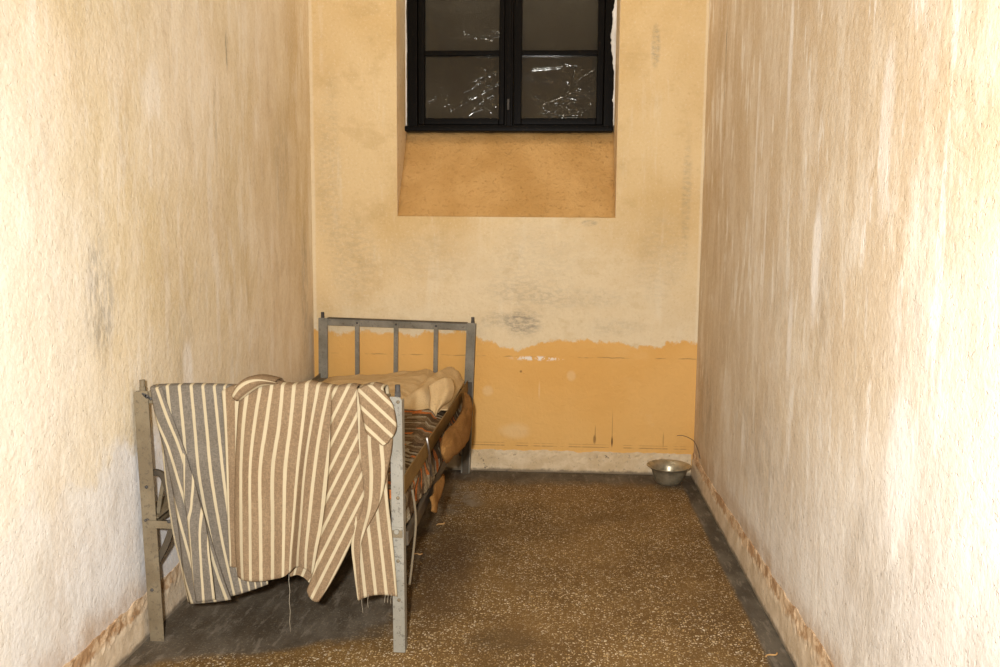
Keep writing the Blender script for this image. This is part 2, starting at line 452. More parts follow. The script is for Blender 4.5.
def blanket_mat():
    n = NT('brown orange and grey patterned blanket'); 
    uv = n.node('ShaderNodeUVMap'); uv.uv_map = 'UVMap'
    P = n.objc(); u, v, _ = n.xyz(uv.outputs[0])
    wv = n.mul(n.sub(n.noise(P, 7, 2, .5), .5), 1.0)
    r = n.math('FLOOR', n.add(n.mul(v, 44), wv))
    off = n.node('ShaderNodeTexWhiteNoise', {'noise_dimensions': '1D'}); n.put(off.inputs['W'], r)
    cxx = n.math('FLOOR', n.add(n.add(n.mul(u, 8.5), n.mul(off.outputs['Value'], 3)), wv))
    cmb = n.node('ShaderNodeCombineXYZ'); n.put(cmb.inputs[0], cxx); n.put(cmb.inputs[1], r)
    wn = n.node('ShaderNodeTexWhiteNoise', {'noise_dimensions': '2D'}); n.put(wn.inputs['Vector'], cmb.outputs[0])
    col = n.ramp(wn.outputs['Value'], [(0, (.13, .082, .042)), (.30, (.19, .125, .068)), (.52, (.28, .21, .125)), (.66, (.38, .315, .21)), (.80, (.10, .062, .034)), (.89, (.52, .16, .042))], 'CONSTANT')
    fine = n.noise(P, 160, 3, .6)
    col = n.mix(n.step(fine, .32, .66), n.mix(1., col, (.55, .55, .55), 'MULTIPLY'), col)
    n.bsdf(col, .97, n.bump(n.add(fine, n.mul(n.noise(P, 18, 3, .5), 1.5)), .5, .006), spec=.05)
    return n.mat

def plain_cloth(name, a, b, fuzz=.4, k=200):
    n = NT(name); P = n.objc()
    f = n.noise(P, k, 4, .65)
    col = n.mix(n.step(n.noise(P, 7, 4, .6), .35, .65), a, b)
    col = n.mix(n.mul(n.step(f, .5, .35), .4), col, tuple(q*.55 for q in a))
    n.bsdf(col, .97, n.bump(f, fuzz, .005), spec=.06)
    return n.mat

def metal(name, col, rough, spotted=True, mtl=1.):
    n = NT(name); P = n.objc()
    c = n.mix(n.step(n.noise(P, 22, 5, .65), .4, .66), col, tuple(k*.62 for k in col)) if spotted else col
    n.bsdf(c, n.add(n.mul(n.noise(P, 40, 3, .6), .2), rough), n.bump(n.noise(P, 30, 3, .5), .15, .003), metal=mtl, spec=.5)
    return n.mat

def black_paint():
    n = NT('black window paint'); P = n.pos()
    c = n.mix(n.step(n.noise(P, 60, 5, .7), .58, .70), (.006, .005, .004), (.022, .016, .011))
    n.bsdf(c, .36, n.bump(n.noise(n.map(P, (1, 1, .3)), 60, 4, .6), .2, .003), spec=.03)
    return n.mat

def see_through(name, tint, clear, rough, gloss, bump=None):
    """thin clear sheet: mostly lets light pass, partly reflects, a little milky"""
    n = NT(name); P = n.pos()
    tr = n.node('ShaderNodeBsdfTransparent'); tr.inputs[0].default_value = (.9, .9, .88, 1)
    df = n.node('ShaderNodeBsdfDiffuse'); n.put(df.inputs[0], tint)
    gl = n.node('ShaderNodeBsdfGlossy'); gl.inputs['Roughness'].default_value = rough
    gl.inputs['Color'].default_value = (.9, .9, .9, 1)
    if bump:
        b = bump(n, P); n.put(gl.inputs['Normal'], b)
    m1 = n.node('ShaderNodeMixShader'); m1.inputs[0].default_value = clear
    n.t.links.new(df.outputs[0], m1.inputs[1]); n.t.links.new(tr.outputs[0], m1.inputs[2])
    m2 = n.node('ShaderNodeMixShader'); m2.inputs[0].default_value = gloss
    n.t.links.new(m1.outputs[0], m2.inputs[1]); n.t.links.new(gl.outputs[0], m2.inputs[2])
    n.t.links.new(m2.outputs[0], n.out.inputs[0])
    return n.mat

M = dict(
    wl=side_wall('left wall limewash', True), wr=side_wall('right wall limewash', False), wb=back_wall(),
    plain=plain_plaster('cream plaster', (.70, .54, .33), (.76, .62, .42), .8),
    ceil=plain_plaster('white ceiling', (.78, .73, .64), (.82, .78, .70), .5),
    sill=plain_plaster('ochre sloped sill', (.50, .285, .095), (.59, .355, .135), 1.2, (.44, .245, .08)),
    reveal=plain_plaster('tan reveal', (.70, .52, .29), (.78, .62, .40), .8, (.55, .38, .19)),
    lime=plain_plaster('white lime smear', (.80, .77, .72), (.62, .58, .52), 1.2),
    sky=skirting('side skirting plaster', 'y'), skx=skirting('back skirting plaster', 'x'),
    floor=floor_mat(),
    steel=worn_metal('worn olive grey bed paint', (.160, .120, .070), (.205, .160, .098)),
    steel_head=worn_metal('dark grey bed paint', (.165, .147, .108), (.235, .212, .165)),
    steel_light=worn_metal('pale grey bed paint', (.235, .215, .168), (.295, .272, .22)),
    rail=worn_metal('brown painted rail', (.15, .080, .018), (.185, .105, .028), (.06, .035, .015), .3),
    dark=worn_metal('dark rusty steel', (.060, .046, .030), (.095, .072, .046)),
    bolt=worn_metal('dark bolt', (.05, .045, .04), (.09, .08, .07)),
    wire=metal('bright wire', (.55, .53, .50), .3),
    bowl=metal('dull tinned metal', (.42, .365, .25), .24, True, .6),
    brown=stripe_cloth('brown striped cotton', (.262, .172, .095), (.288, .195, .110), (.47, .385, .245), .148),
    grey=stripe_cloth('grey striped cotton', (.185, .154, .116), (.208, .176, .136), (.47, .385, .245), .125),
    blanket=blanket_mat(),
    sheet=plain_cloth('beige cotton sheet', (.54, .375, .185), (.60, .425, .22), .15),
    wool=plain_cloth('rust brown wool', (.22, .105, .030), (.29, .145, .045), .9, 130),
    thread=plain_cloth('pale thread', (.40, .34, .24), (.46, .40, .3)),
    straw=plain_cloth('straw', (.50, .28, .10), (.58, .36, .16)),
    black=black_paint(),
    shutter=plain_plaster('dark board behind window', (.060, .048, .034), (.075, .060, .043), .3),
    glass=see_through('window glass', (.1, .1, .1), .97, .03, .03),
    film=see_through('crumpled plastic film', (.10, .092, .075), .74, .12, .065),
)

# ------------------------------------------------------------------ the room
OX0, OX1, OZ0, OZ1, RD = -.838, .318, 1.373, 3.06, .30
bm = bmesh.new(); box(bm, (XL-.2, YF-.2, -.15), (XR+.2, YB+.45, 0)); struct(obj('floor', bm, M['floor'], smooth=False))
bm = bmesh.new(); box(bm, (XL-.2, YF-.2, ZC), (XR+.2, YB+.45, ZC+.15)); struct(obj('ceiling', bm, M['ceil'], smooth=False))
bm = bmesh.new(); box(bm, (XL-.2, YF, 0), (XL, YB, ZC)); struct(obj('wall_left', bm, M['wl'], smooth=False))
bm = bmesh.new(); box(bm, (XR, YF, 0), (XR+.2, YB, ZC)); struct(obj('wall_right', bm, M['wr'], smooth=False))
bm = bmesh.new(); box(bm, (XL-.2, YF-.2, 0), (XR+.2, YF, ZC)); struct(obj('wall_front', bm, M['plain'], smooth=False))
bm = bmesh.new()
xs = [XL-.2, OX0, OX1, XR+.2]; zs = [0, OZ0, OZ1, ZC]
for y0 in (YB, YB+.45):
    V = [[bm.verts.new((a, y0, b)) for a in xs] for b in zs]
    for i in range(3):
        for j in range(3):
            if (i, j) != (1, 1):
                bm.faces.new((V[i][j], V[i][j+1], V[i+1][j+1], V[i+1][j]))
    if y0 == YB: V0 = V
for seq in ([(0, 0), (0, 1), (0, 2), (0, 3), (1, 3), (2, 3), (3, 3), (3, 2), (3, 1), (3, 0), (2, 0), (1, 0)], [(1, 1), (2, 1), (2, 2), (1, 2)]):
    for (a, b), (c, d) in zip(seq, seq[1:]+seq[:1]):
        bm.faces.new((V0[a][b], V0[c][d], V[c][d], V[a][b]))
struct(obj('wall_back', bm, M['wb'], smooth=False))

# skirtings: plaster bands with a broken upper edge
def skirt(name, mat, axis, a0, a1, wall, sgn, hfun, prot):
    bm = bmesh.new(); n = int(abs(a1-a0)/.018); k = 9
    lay = bm.verts.layers.float.new('edge')
    V = []
    for i in range(n+1):
        a = a0+(a1-a0)*i/n
        h = hfun(a)+.010*fb(a*9, 3.1, wall*7)+.004*fb(a*45, 1, wall)
        p = prot+.004*fb(a*4, 7, wall*3)
        col = []
        for j in range(k+1):
            t = j/k; z = h*t
            o = p*(1-.8*t**1.6)+(.0015*fb(a*14, z*20, wall*5) if 0 < t < 1 else 0)
            if t > .6: o += .0045*fb(a*55, z*45, 2.2)
            o = max(o, .0015)
            if j == 0: z = -.004
            col.append((o, z, t))
        col.append((-.012, h+.004, 1.)); col.append((-.012, -.004, 0.))
        row = []
        for o, z, t in col:
            v = bm.verts.new((wall+sgn*o, a, z) if axis == 'y' else (a, wall+sgn*o, z)); v[lay] = t
            row.append(v)
        V.append(row)
    m = len(V[0])
    for i in range(n):
        for j in range(m):
            bm.faces.new((V[i][j], V[i+1][j], V[i+1][(j+1) % m], V[i][(j+1) % m]))
    bm.faces.new(V[0]); bm.faces.new(V[-1])
    return struct(obj(name, bm, mat, smooth=False))
skirt('baseboard_left', M['sky'], 'y', YF, YB-.001, XL, 1, lambda a: .142, .010)
skirt('baseboard_right', M['sky'], 'y', YF, YB-.001, XR, -1, lambda a: .122+max(0, 4.0-a)*.026, .012)
skirt('baseboard_back', M['skx'], 'x', XL+.012, XR-.012, YB, -1, lambda a: .116, .009)

# ------------------------------------------------------------------ the window
win = bpy.data.objects.new('window_1', None); C.objects.link(win); win.location = (-.26, YB, OZ0); struct(win)
YW = YB+RD; ZL = 1.846
bm = bmesh.new()   # sloping sill
n1, n2 = 40, 24
rows = []
for i in range(n2+1):
    t = i/n2
    rows.append([(OX0-.004+(OX1-OX0+.008)*j/n1, YB+.001+(RD+.02)*t+.004*fb(j*.3, i*.3, 1), OZ0+(ZL-OZ0)*t+.003*fb(j*.4, i*.4, 5)) for j in range(n1+1)])
grid(bm, rows)
# body under the slope
ss = obj('sloped_sill', bm, M['sill'], win, solid=.03, offset=1)
bm = bmesh.new()   # reveals and head, a U of plaster lining the opening
for xa, xb in ((OX0-.012, OX0+.002), (OX1-.002, OX1+.012)):
    box(bm, (xa, YB+.003, OZ0), (xb, YB+.45, OZ1))
box(bm, (OX0, YB+.003, OZ1-.002), (OX1, YB+.45, OZ1+.012))
obj('reveal', bm, M['reveal'], win, smooth=False)
# dark ledge under the frame
bm = bmesh.new(); box(bm, (OX0+.002, YW-.055, ZL-.004), (OX1-.010, YW+.06, ZL+.024))
obj('window_sill', bm, M['black'], win, bevel=.004)
X = lambda px, py=60: at_y(px, py, YW).x
Z = lambda py: at_y(505, py, YW).z
bm = bmesh.new()   # outer frame
fz0, fz1 = ZL+.024, OZ1-.004
fx0, fx1 = OX0+.012, OX1-.013
box(bm, (fx0, YW-.012, fz0), (X(417.5), YW+.06, fz1)); box(bm, (X(604.5), YW-.012, fz0), (fx1, YW+.06, fz1))
box(bm, (X(417.5), YW-.012, fz1-.05), (X(604.5), YW+.06, fz1)); box(bm, (X(417.5), YW-.006, fz0), (X(604.5), YW+.06, fz0+.012))
obj('frame', bm, M['black'], win, bevel=.003)
zp0 = Z(118); zm0, zm1 = Z(55.2), Z(50.2); ph = zm0-zp0
pane_rows = [(zp0, zm0), (zm1, zm1+ph), (zm1+ph+.027, min(zm1+ph*2+.027, fz1-.1))]
for a, pa, pb, b in ((X(418), X(424.5), X(499), X(504.5)), (X(514), X(521.8), X(597.3), X(604))):
    bm = bmesh.new()
    top = fz1-.055
    box(bm, (a, YW+.002, fz0+.014), (pa, YW+.042, top)); box(bm, (pb, YW+.002, fz0+.014), (b, YW+.042, top))
    box(bm, (pa, YW+.002, fz0+.014), (pb, YW+.042, zp0)); box(bm, (pa, YW+.002, pane_rows[2][1]), (pb, YW+.042, top))
    sash = obj('sash', bm, M['black'], win, bevel=.004)
    for r0, r1 in zip(pane_rows, pane_rows[1:]):
        bm = bmesh.new(); box(bm, (pa-.002, YW+.0, r0[1]), (pb+.002, YW+.04, r1[0]))
        obj('muntin', bm, M['black'], sash, bevel=.004)
    for z0, z1 in pane_rows:
        bm = bmesh.new(); box(bm, (pa-.003, YW+.022, z0-.003), (pb+.003, YW+.026, z1+.003))
        obj('glass_pane', bm, M['glass'], sash, smooth=False)
# central cover strip and latch
bm = bmesh.new(); box(bm, (X(505), YW-.014, fz0+.004), (X(513.3), YW+.045, fz1-.05)); box(bm, (X(507), YW-.022, fz0+.004), (X(511.5), YW-.012, fz1-.05))
obj('meeting_stile', bm, M['black'], win, bevel=.003)
bm = bmesh.new(); p = at_y(508.5, 102, YW-.02)
cyl(bm, p+Vector((0, .0, .0)), p+Vector((0, -.022, 0)), .008); box(bm, (p.x-.006, p.y-.028, p.z-.045), (p.x+.006, p.y-.018, p.z+.012))
obj('latch', bm, M['bolt'], win, bevel=.002)
# crumpled plastic film behind the glass
def creases(seed, guides, n):
    rnd = random.Random(seed); segs = []
    for k in range(n):
        ax, ay, bx, by = guides[k % len(guides)]
        t = rnd.random(); x, y = ax+(bx-ax)*t+rnd.gauss(0, .05), ay+(by-ay)*t+rnd.gauss(0, .05)
        an = math.atan2(by-ay, bx-ax)+rnd.gauss(0, .6); h = rnd.uniform(.6, 1.3)*rnd.choice((-1, 1))
        for q in range(rnd.randint(2, 4)):
            L = rnd.uniform(.05, .13); x2, y2 = x+L*math.cos(an), y+L*math.sin(an)
            segs.append((x, y, x2, y2, h)); x, y = x2, y2; an += rnd.gauss(0, .5)
    for ax, ay, bx, by in guides:
        segs.append((ax, ay, bx, by, .8))
    return segs
for xa, xb, seed, guides in ((X(424.5)-.004, X(499)+.004, 5, ((.32, .14, .98, .58), (.42, .22, .80, .46), (.55, .1, .75, .18), (.15, .55, .25, .22), (.35, 1.28, .98, 1.34), (.62, .62, .9, .72))),
                             (X(521.8)-.004, X(597.3)+.004, 11, ((.30, .22, .62, .38), (.58, .36, .80, .78), (.20, .25, .34, .05), (.55, .80, .66, .62), (.1, .42, .3, .2), (.5, .05, .8, .06), (.15, .80, .55, .84)))):
    segs = creases(seed, guides, 17)
    bm = bmesh.new(); rows = []
    z0, z1 = zp0-.006, pane_rows[2][1]
    nz, nx_ = 300, 130
    for i in range(nz+1):
        z = z0+(z1-z0)*i/nz; r = []
        v = (z-zp0)/ph
        near = [q for q in segs if min(q[1], q[3])-.06 < v < max(q[1], q[3])+.06]
        for j in range(nx_+1):
            u = j/nx_; e = 0
            for ax, ay, bx, by, h in near:
                if u < min(ax, bx)-.06 or u > max(ax, bx)+.06: continue
                dx, dy = bx-ax, by-ay; L2 = dx*dx+dy*dy
                t = max(0, min(1, ((u-ax)*dx+(v-ay)*dy)/L2))
                d2 = (u-ax-t*dx)**2+(v-ay-t*dy)**2
                e += h*math.exp(-d2/(.013**2))
            r.append((xa+(xb-xa)*u, YW+.048+.004*fb(u*1.3, v*1.3, seed)-.0055*max(-1.5, min(1.5, e)), z))
        rows.append(r)
    grid(bm, rows)
    obj('plastic_film', bm, M['film'], win)
bm = bmesh.new(); box(bm, (OX0+.002, YW+.10, ZL-.02), (OX1-.002, YW+.13, OZ1-.002))
obj('blind_board', bm, M['shutter'], win, smooth=False)
# lime smeared along the edge of the frame
bm = bmesh.new()
for xa, za, zb, s in ((OX0+.002, ZL+.03, OZ1-.02, 1), (OX1-.002, ZL+.03, OZ1-.02, -1)):
    rows = []
    n = 150
    for i in range(n+1):
        z = za+(zb-za)*i/n
        w = .007+.006*fb(z*9, xa*3, 1)+.004*fb(z*40, xa, 3)
        if s < 0: w += .022*max(0, 1-abs(z-2.36)/.2)+.010*max(0, fb(z*30, 2, 7))
        w = max(.002, w) if s < 0 else max(.0015, w*.6)
        rows.append([(xa+s*-.004, YW-.016, z), (xa+s*w*.6, YW-.0155-.002*abs(fb(z*50, 1, 1)), z), (xa+s*w, YW-.0125, z)])
    grid(bm, rows)
obj('lime_edge', bm, M['lime'], win, solid=.003)

# ------------------------------------------------------------------ the bed
bed = thing('iron_bed', 'narrow grey iron bed with barred head end standing against the left wall', 'bed', BED)
YH = 4.640
def post(name, x0b, x0t, w, h, y, flange_out, mat, yb=0., rad=.014, fl=.038, zb=0.):
    """angle iron post: face plate w wide plus a flange running back along its outer edge"""
    bm = bmesh.new(); t = .005
    sh = lambda z: x0b+(x0t-x0b)*z/h
    rc = []
    for k in range(6):
        a = math.pi/2*k/5
        rc.append((rad-rad*math.cos(a), h-rad+rad*math.sin(a)))
    if flange_out < 0:
        pts = [(0, zb)]+rc+[(w, h), (w, zb)]
    else:
        pts = [(0, zb), (0, h)]+[(w-a, b) for a, b in rc[::-1]]+[(w, zb)]
    prism(bm, [Vector((sh(b)+a, y, b)) for a, b in pts], Vector((0, t, 0)))
    xo = 0 if flange_out < 0 else w-t
    q = [Vector((sh(zb)+xo, y+t, zb)), Vector((sh(zb)+xo+t, y+t, zb)), Vector((sh(h-rad)+xo+t, y+t, h-rad)), Vector((sh(h-rad)+xo, y+t, h-rad))]
    prism(bm, q, Vector((0, fl, 0)))
    return obj(name, bm, mat, bed, bevel=.0012)
def peg(x, y, z, parent, h=.03, mat=None):
    bm = bmesh.new()
    cyl(bm, (x, y, z-.004), (x, y, z+h*.35), .0105, 6); cyl(bm, (x, y, z+h*.35), (x, y, z+h), .0085, 14)
    return obj('peg', bm, mat or M['bolt'], parent, bevel=.001)
def rivet(x, y, z, parent, r=.006, mat=None):
    bm = bmesh.new()
    tube(bm, [(x, y+.001, z), (x, y-.002, z), (x, y-.0035, z)], [r, r, r*.6], 10)
    return obj('rivet', bm, mat or M['bolt'], parent)
HF = .812
pl = post('post', -1.270, -1.2915, .046, HF, YFOOT, -1, M['steel'])
pr = post('post', -.483, -.4895, .037, HF, YFOOT-.014, 1, M['steel_light'])
peg(-1.268, YFOOT+.015, HF, pl, .032, M['steel']); peg(-.468, YFOOT+.004, HF, pr, .034)
for px, py in ((146.5, 487), (147.5, 520), (152, 590)):
    p = at_y(px, py, YFOOT); rivet(p.x, YFOOT, p.z, pl, .0055)
for px, py in ((398, 402), (398, 498), (398, 561), (399, 600)):
    p = at_y(px, py, YFOOT-.014); rivet(p.x, YFOOT-.014, p.z, pr, .0055, M['steel'])
p = at_y(397, 531, YFOOT-.014)
bm = bmesh.new(); box(bm, (p.x-.016, YFOOT-.018, p.z-.013), (p.x+.016, YFOOT-.012, p.z+.013)); cyl(bm, (p.x, YFOOT-.018, p.z), (p.x, YFOOT-.025, p.z), .008, 8)
obj('bolt_plate', bm, M['steel_light'], pr, bevel=.001)
# foot top rail with corner plate
bm = bmesh.new()
beam(bm, (-1.246, YFOOT+.009, HF-.020), (-.495, YFOOT+.002, HF-.020), (0, 0, 1), .040, .005)
beam(bm, (-1.246, YFOOT+.028, HF-.003), (-.495, YFOOT+.02, HF-.003), (0, 1, 0), .036, .005)
tr = obj('top_rail', bm, M['steel'], bed, bevel=.0012)
bm = bmesh.new()
for k in range(5):
    p = at_y(143+k*1.9, 394+k*.9, YFOOT); cyl(bm, (p.x, YFOOT+.001, p.z-.001*k), (p.x, YFOOT-.0012, p.z-.001*k), .004+.0015*(k % 3), 7)
obj('stamp_mark', bm, M['bolt'], pl)
for x in (-1.06, -.87, -.68):
    bm = bmesh.new(); beam(bm, (x, YFOOT+.016, .40), (x, YFOOT+.013, HF-.012), (1, 0, 0), .022, .005)
    obj('bar', bm, M['steel'], bed, bevel=.001)
# foot cross bar with a flange under it
bm = bmesh.new()
beam(bm, (-1.276, YFOOT-.004, .389), (-.452, YFOOT-.017, .385), (0, 0, 1), .024, .005)
cb = obj('cross_bar', bm, M['steel'], bed, bevel=.001)
bm = bmesh.new()
beam(bm, (-1.245, YFOOT+.060, .368), (-.47, YFOOT+.06, .366), (0, 0, 1), .024, .012)
obj('spring_frame_end', bm, M['dark'], bed, bevel=.001)
for px in (145.5, 169, 173):
    p = at_y(px, 520.5 if px < 160 else 521.5, YFOOT-.007); rivet(p.x, YFOOT-.0065, p.z, cb, .0045 if px < 160 else .006)
# loop of flat bar at the corner of the spring frame and its two braces
def flatbar(name, pts, w, t, mat, parent, closed_dir):
    bm = bmesh.new(); P = [Vector(q) for q in catmull([tuple(p) for p in pts], 6)]; rings = []
    d = Vector(closed_dir)
    for i, p in enumerate(P):
        tg = (P[min(i+1, len(P)-1)]-P[max(i-1, 0)]).normalized()
        nn = d.cross(tg).normalized()
        rings.append([bm.verts.new(p+d*(a*t/2)+nn*(b*w/2)) for a, b in ((-1, -1), (1, -1), (1, 1), (-1, 1))])
    for a, b in zip(rings, rings[1:]):
        for j in range(4): bm.faces.new((a[j], a[(j+1) % 4], b[(j+1) % 4], b[j]))
    bm.faces.new(rings[0]); bm.faces.new(rings[-1])
    return obj(name, bm, mat, parent, smooth=False)
loop = [(149, 473), (157, 472.5), (163, 476), (167, 486), (172, 500), (174, 516), (171, 531), (166, 545), (160, 557), (155, 566)]
flatbar('loop_brace', [at_y(a, b, YFOOT+.03) for a, b in loop], .019, .012, M['dark'], bed, (0, 1, 0))
flatbar('loop_strut', [at_y(a, b, YFOOT+.045) for a, b in ((158, 514), (161, 495), (165, 474))], .012, .006, M['steel'], bed, (0, 1, 0))
# side rails: upper angle irons and the lower spring rails
bm = bmesh.new()
beam(bm, (-.452, YFOOT+.012, .532), (-.450, YH+.006, .478), (0, 0, 1), .060, .005)
beam(bm, (-.470, YFOOT+.012, .504), (-.467, YH+.006, .450), (1, 0, 0), .036, .005)
obj('side_rail', bm, M['rail'], bed, bevel=.001)
bm = bmesh.new()
beam(bm, (-1.268, YFOOT+.012, .418), (-1.247, YH+.006, .518), (0, 0, 1), .030, .005)
beam(bm, (-1.250, YFOOT+.012, .405), (-1.228, YH+.006, .505), (1, 0, 0), .036, .005)
obj('side_rail', bm, M['steel'], bed, bevel=.001)
bm = bmesh.new(); beam(bm, (-.449, YFOOT+.035, .352), (-.455, YH+.005, .318), (0, 0, 1), .045, .014)
obj('lower_rail', bm, M['dark'], bed, bevel=.002)
bm = bmesh.new(); beam(bm, (-1.262, YFOOT+.035, .392), (-1.24, YH+.005, .36), (0, 0, 1), .040, .014)
obj('lower_rail', bm, M['steel'], bed, bevel=.002)
bm = bmesh.new()
for k in range(9):
    y = YFOOT+.2+k*.21
    beam(bm, (-1.255, y, .352), (-.458, y, .335), (0, 1, 0), .03, .004)
obj('spring_slats', bm, M['dark'], bed)
# thin bright struts at the side
bm = bmesh.new(); tube(bm, [(-.4435, 3.07, .575), (-.440, 3.10, .52), (-.436, 3.145, .415)], .0042, 8)
obj('side_strut', bm, M['wire'], bed)
bm = bmesh.new(); tube(bm, catmull([(-.4435, 2.74, .485), (-.436, 2.745, .43), (-.432, 2.74, .37), (-.440, 2.73, .27), (-.448, 2.71, .18)], 5), .0042, 8)
obj('bent_strut', bm, M['steel'], bed)
# head end
def hz(x): return .830+(x+1.25)/.8*-.018
hl = post('post', -1.262, -1.252, .050, .832, YH, -1, M['steel_head'], rad=.006, fl=.045)
hr = post('post', -.486, -.457, .048, .816, YH, 1, M['steel_head'], rad=.006, fl=.045)
peg(-1.232, YH+.014, .832, hl, .03); peg(-.426, YH+.014, .816, hr, .03)
bm = bmesh.new()
beam(bm, (-1.205, YH+.008, hz(-1.205)-.018), (-.455, YH+.008, hz(-.455)-.018), (0, 0, 1), .038, .005)
htr = obj('top_rail', bm, M['steel_head'], bed, bevel=.001)
bm = bmesh.new()
beam(bm, (-1.205, YH+.021, hz(-1.205)+.0015), (-.455, YH+.021, hz(-.455)+.0015), (0, 1, 0), .042, .005)
obj('rail_flange', bm, M['dark'], htr, bevel=.001)  # rusty steel, its dark tone also paints the shade line along the rail top
for xt, xb in ((-1.043, -1.047), (-.834, -.840), (-.620, -.627)):
    bm = bmesh.new(); beam(bm, (xb, YH+.003, .36), (xt, YH+.002, hz(xt)-.008), (1, 0, 0), .024, .005)
    b = obj('bar', bm, M['steel_head'], bed, bevel=.001)
    rivet(xt, YH-.0005, hz(xt)-.018, b, .006)
bm = bmesh.new(); beam(bm, (-1.245, YH+.014, .37), (-.47, YH+.014, .35), (0, 0, 1), .03, .006)
obj('cross_bar', bm, M['steel_head'], bed, bevel=.001)
# sleeve of the head leg under the rail
bm = bmesh.new(); beam(bm, (-.4615, YH-.004, .0), (-.4430, YH-.004, .50), (1, 0, 0), .034, .006)
obj('leg_sleeve', bm, M['dark'], hr, bevel=.001)

# ------------------------------------------------------------------ bedding
bm = bmesh.new(); rows = []; uvs = []
sec = [(-1.235, .42), (-1.235, .47), (-1.215, .488), (-1.1, .498), (-.95, .503), (-.8, .505), (-.65, .508), (-.55, .508), (-.50, .505), (-.462, .488), (-.452, .463), (-.434, .440), (-.423, .415), (-.424, .392), (-.436, .382), (-.47, .385), (-.6, .375), (-.8, .37), (-1.0, .375), (-1.2, .385), (-1.235, .42)]
sec = catmull(sec, 3)
ny = 110
arc = [0]
for a, b in zip(sec, sec[1:]): arc.append(arc[-1]+math.hypot(a[0]-b[0], a[1]-b[1]))
for i in range(ny+1):
    y = YFOOT+.055+(YH-.03-YFOOT-.055)*i/ny
    sg = -.037*(y-YFOOT)/2
    r = []; ru = []
    for j, (x, z) in enumerate(sec):
        k = j % (len(sec)-1)
        inner = min(1, max(0, (-.48-x)/.05)) if z > .45 else 0
        dz = .010*fb(x*5, y*4, 1)*inner+.007*fb(x*14, y*9, 6)*inner-.02*max(0, min(1, (-.95-x)/.1))*max(0, min(1, (y-3.2)/.5))
        bulge = max(0, (x+.455)/.03) if z < .47 else 0
        dx = -bulge*.030*max(0, 1-max(0, y-2.85)/.35)-bulge*.010+bulge*(.012*fb(1.5, y*7, 4)+.006*fb(z*20, y*20, 3))
        dx += .085*max(0, 1-max(0, y-2.75)/.7)*max(0, min(1, (-x-.9)/.25))
        zz = z+dz
        if x > -.52: zz += sg*.85
        r.append((x+dx, y, zz)); ru.append((arc[j], y+.03*fb(x*3, y*2, 9)))
    rows.append(r); uvs.append(ru)
V = grid(bm, rows, uvs)
bm.faces.new(V[0]); bm.faces.new(V[-1][::-1])
bmesh.ops.remove_doubles(bm, verts=bm.verts, dist=1e-5)
blk = obj('patterned_blanket', bm, M['blanket'], origin=Vector((-.84, 3.64, .37)))
tag(blk, 'thick brown blanket patterned in orange and grey, laid along the iron bed', 'blanket')

# beige sheet bunched over the head of the bed
bm = bmesh.new(); rows = []
nx, nyy = 90, 64
for i in range(nyy+1):
    v = i/nyy; r = []
    for j in range(nx+1):
        u = j/nx
        x = -1.19+(-.462+1.19)*u
        y0 = 3.93+.10*math.sin(u*5+.6)+.05*fb(u*4, 2, 1)
        y = y0+(4.612-y0)*v
        edge = min(1, v/.16, (1-v)/.05+.35, u/.1, (1-u)/.05)
        edge = max(0, edge); edge = edge*edge*(3-2*edge)
        mound = (.010+.038*math.exp(-((u-.74)/.28)**2))*(1-.35*(1-v)**2)
        fold = 1-abs(2*((u*3.1+v*1.6+.6*fb(u*2, v*2, 3)) % 1)-1)
        w = (.012*fold**2+.010*fb(u*3, v*6, 7))*(.4+.6*min(1, u*1.6))+.005*(1-abs(fb(u*3+v*2.2, v*5-u*2, 4, 2))*2)**3
        lob = .042*math.exp(-((u-.90+.10*(1-v))/.055)**2)*min(1, v*3+.35)-.018*math.exp(-((u-.80+.1*(1-v))/.03)**2)
        zb = .522-.010*max(0, u-.6)/.4-.004*v
        z = zb+edge*(mound+w)+lob*edge
        r.append((x, y, max(z, zb)))
    rows.append(r)
grid(bm, rows)
sheet = obj('bed_sheet', bm, M['sheet'], solid=.006, offset=1, origin=Vector((-.84, 4.3, .54)))
tag(sheet, 'plain beige sheet bunched up at the head end of the iron bed', 'sheet')
# corner of the sheet hanging towards the rail
bm = bmesh.new(); rows = []
net = [[(428, 386, 3.95), (436, 381, 3.97), (444, 377, 4.0), (452, 378, 4.06)],
       [(430, 396, 3.90), (437, 392, 3.90), (446, 389, 3.92), (455, 388, 3.99)],
       [(429.5, 406, 3.86), (436, 403, 3.84), (443, 402, 3.86), (452, 399, 3.94)],
       [(431.5, 411, 3.84), (435, 411.5, 3.82), (439, 409, 3.84), (444, 406, 3.89)],
       [(434, 414.5, 3.83), (435, 416, 3.82), (436.5, 414.5, 3.83), (438, 412, 3.85)]]
N1 = [catmull(r, 6) for r in net]; cols = list(zip(*N1)); N2 = [catmull(list(c), 6) for c in cols]
for i in range(len(N2[0])):
    rows.append([at_y(N2[j][i][0], N2[j][i][1], N2[j][i][2]-.012*math.sin(j*.55+i*.1)) for j in range(len(N2))])
grid(bm, rows)
obj('hanging_corner', bm, M['sheet'], sheet, solid=.004)

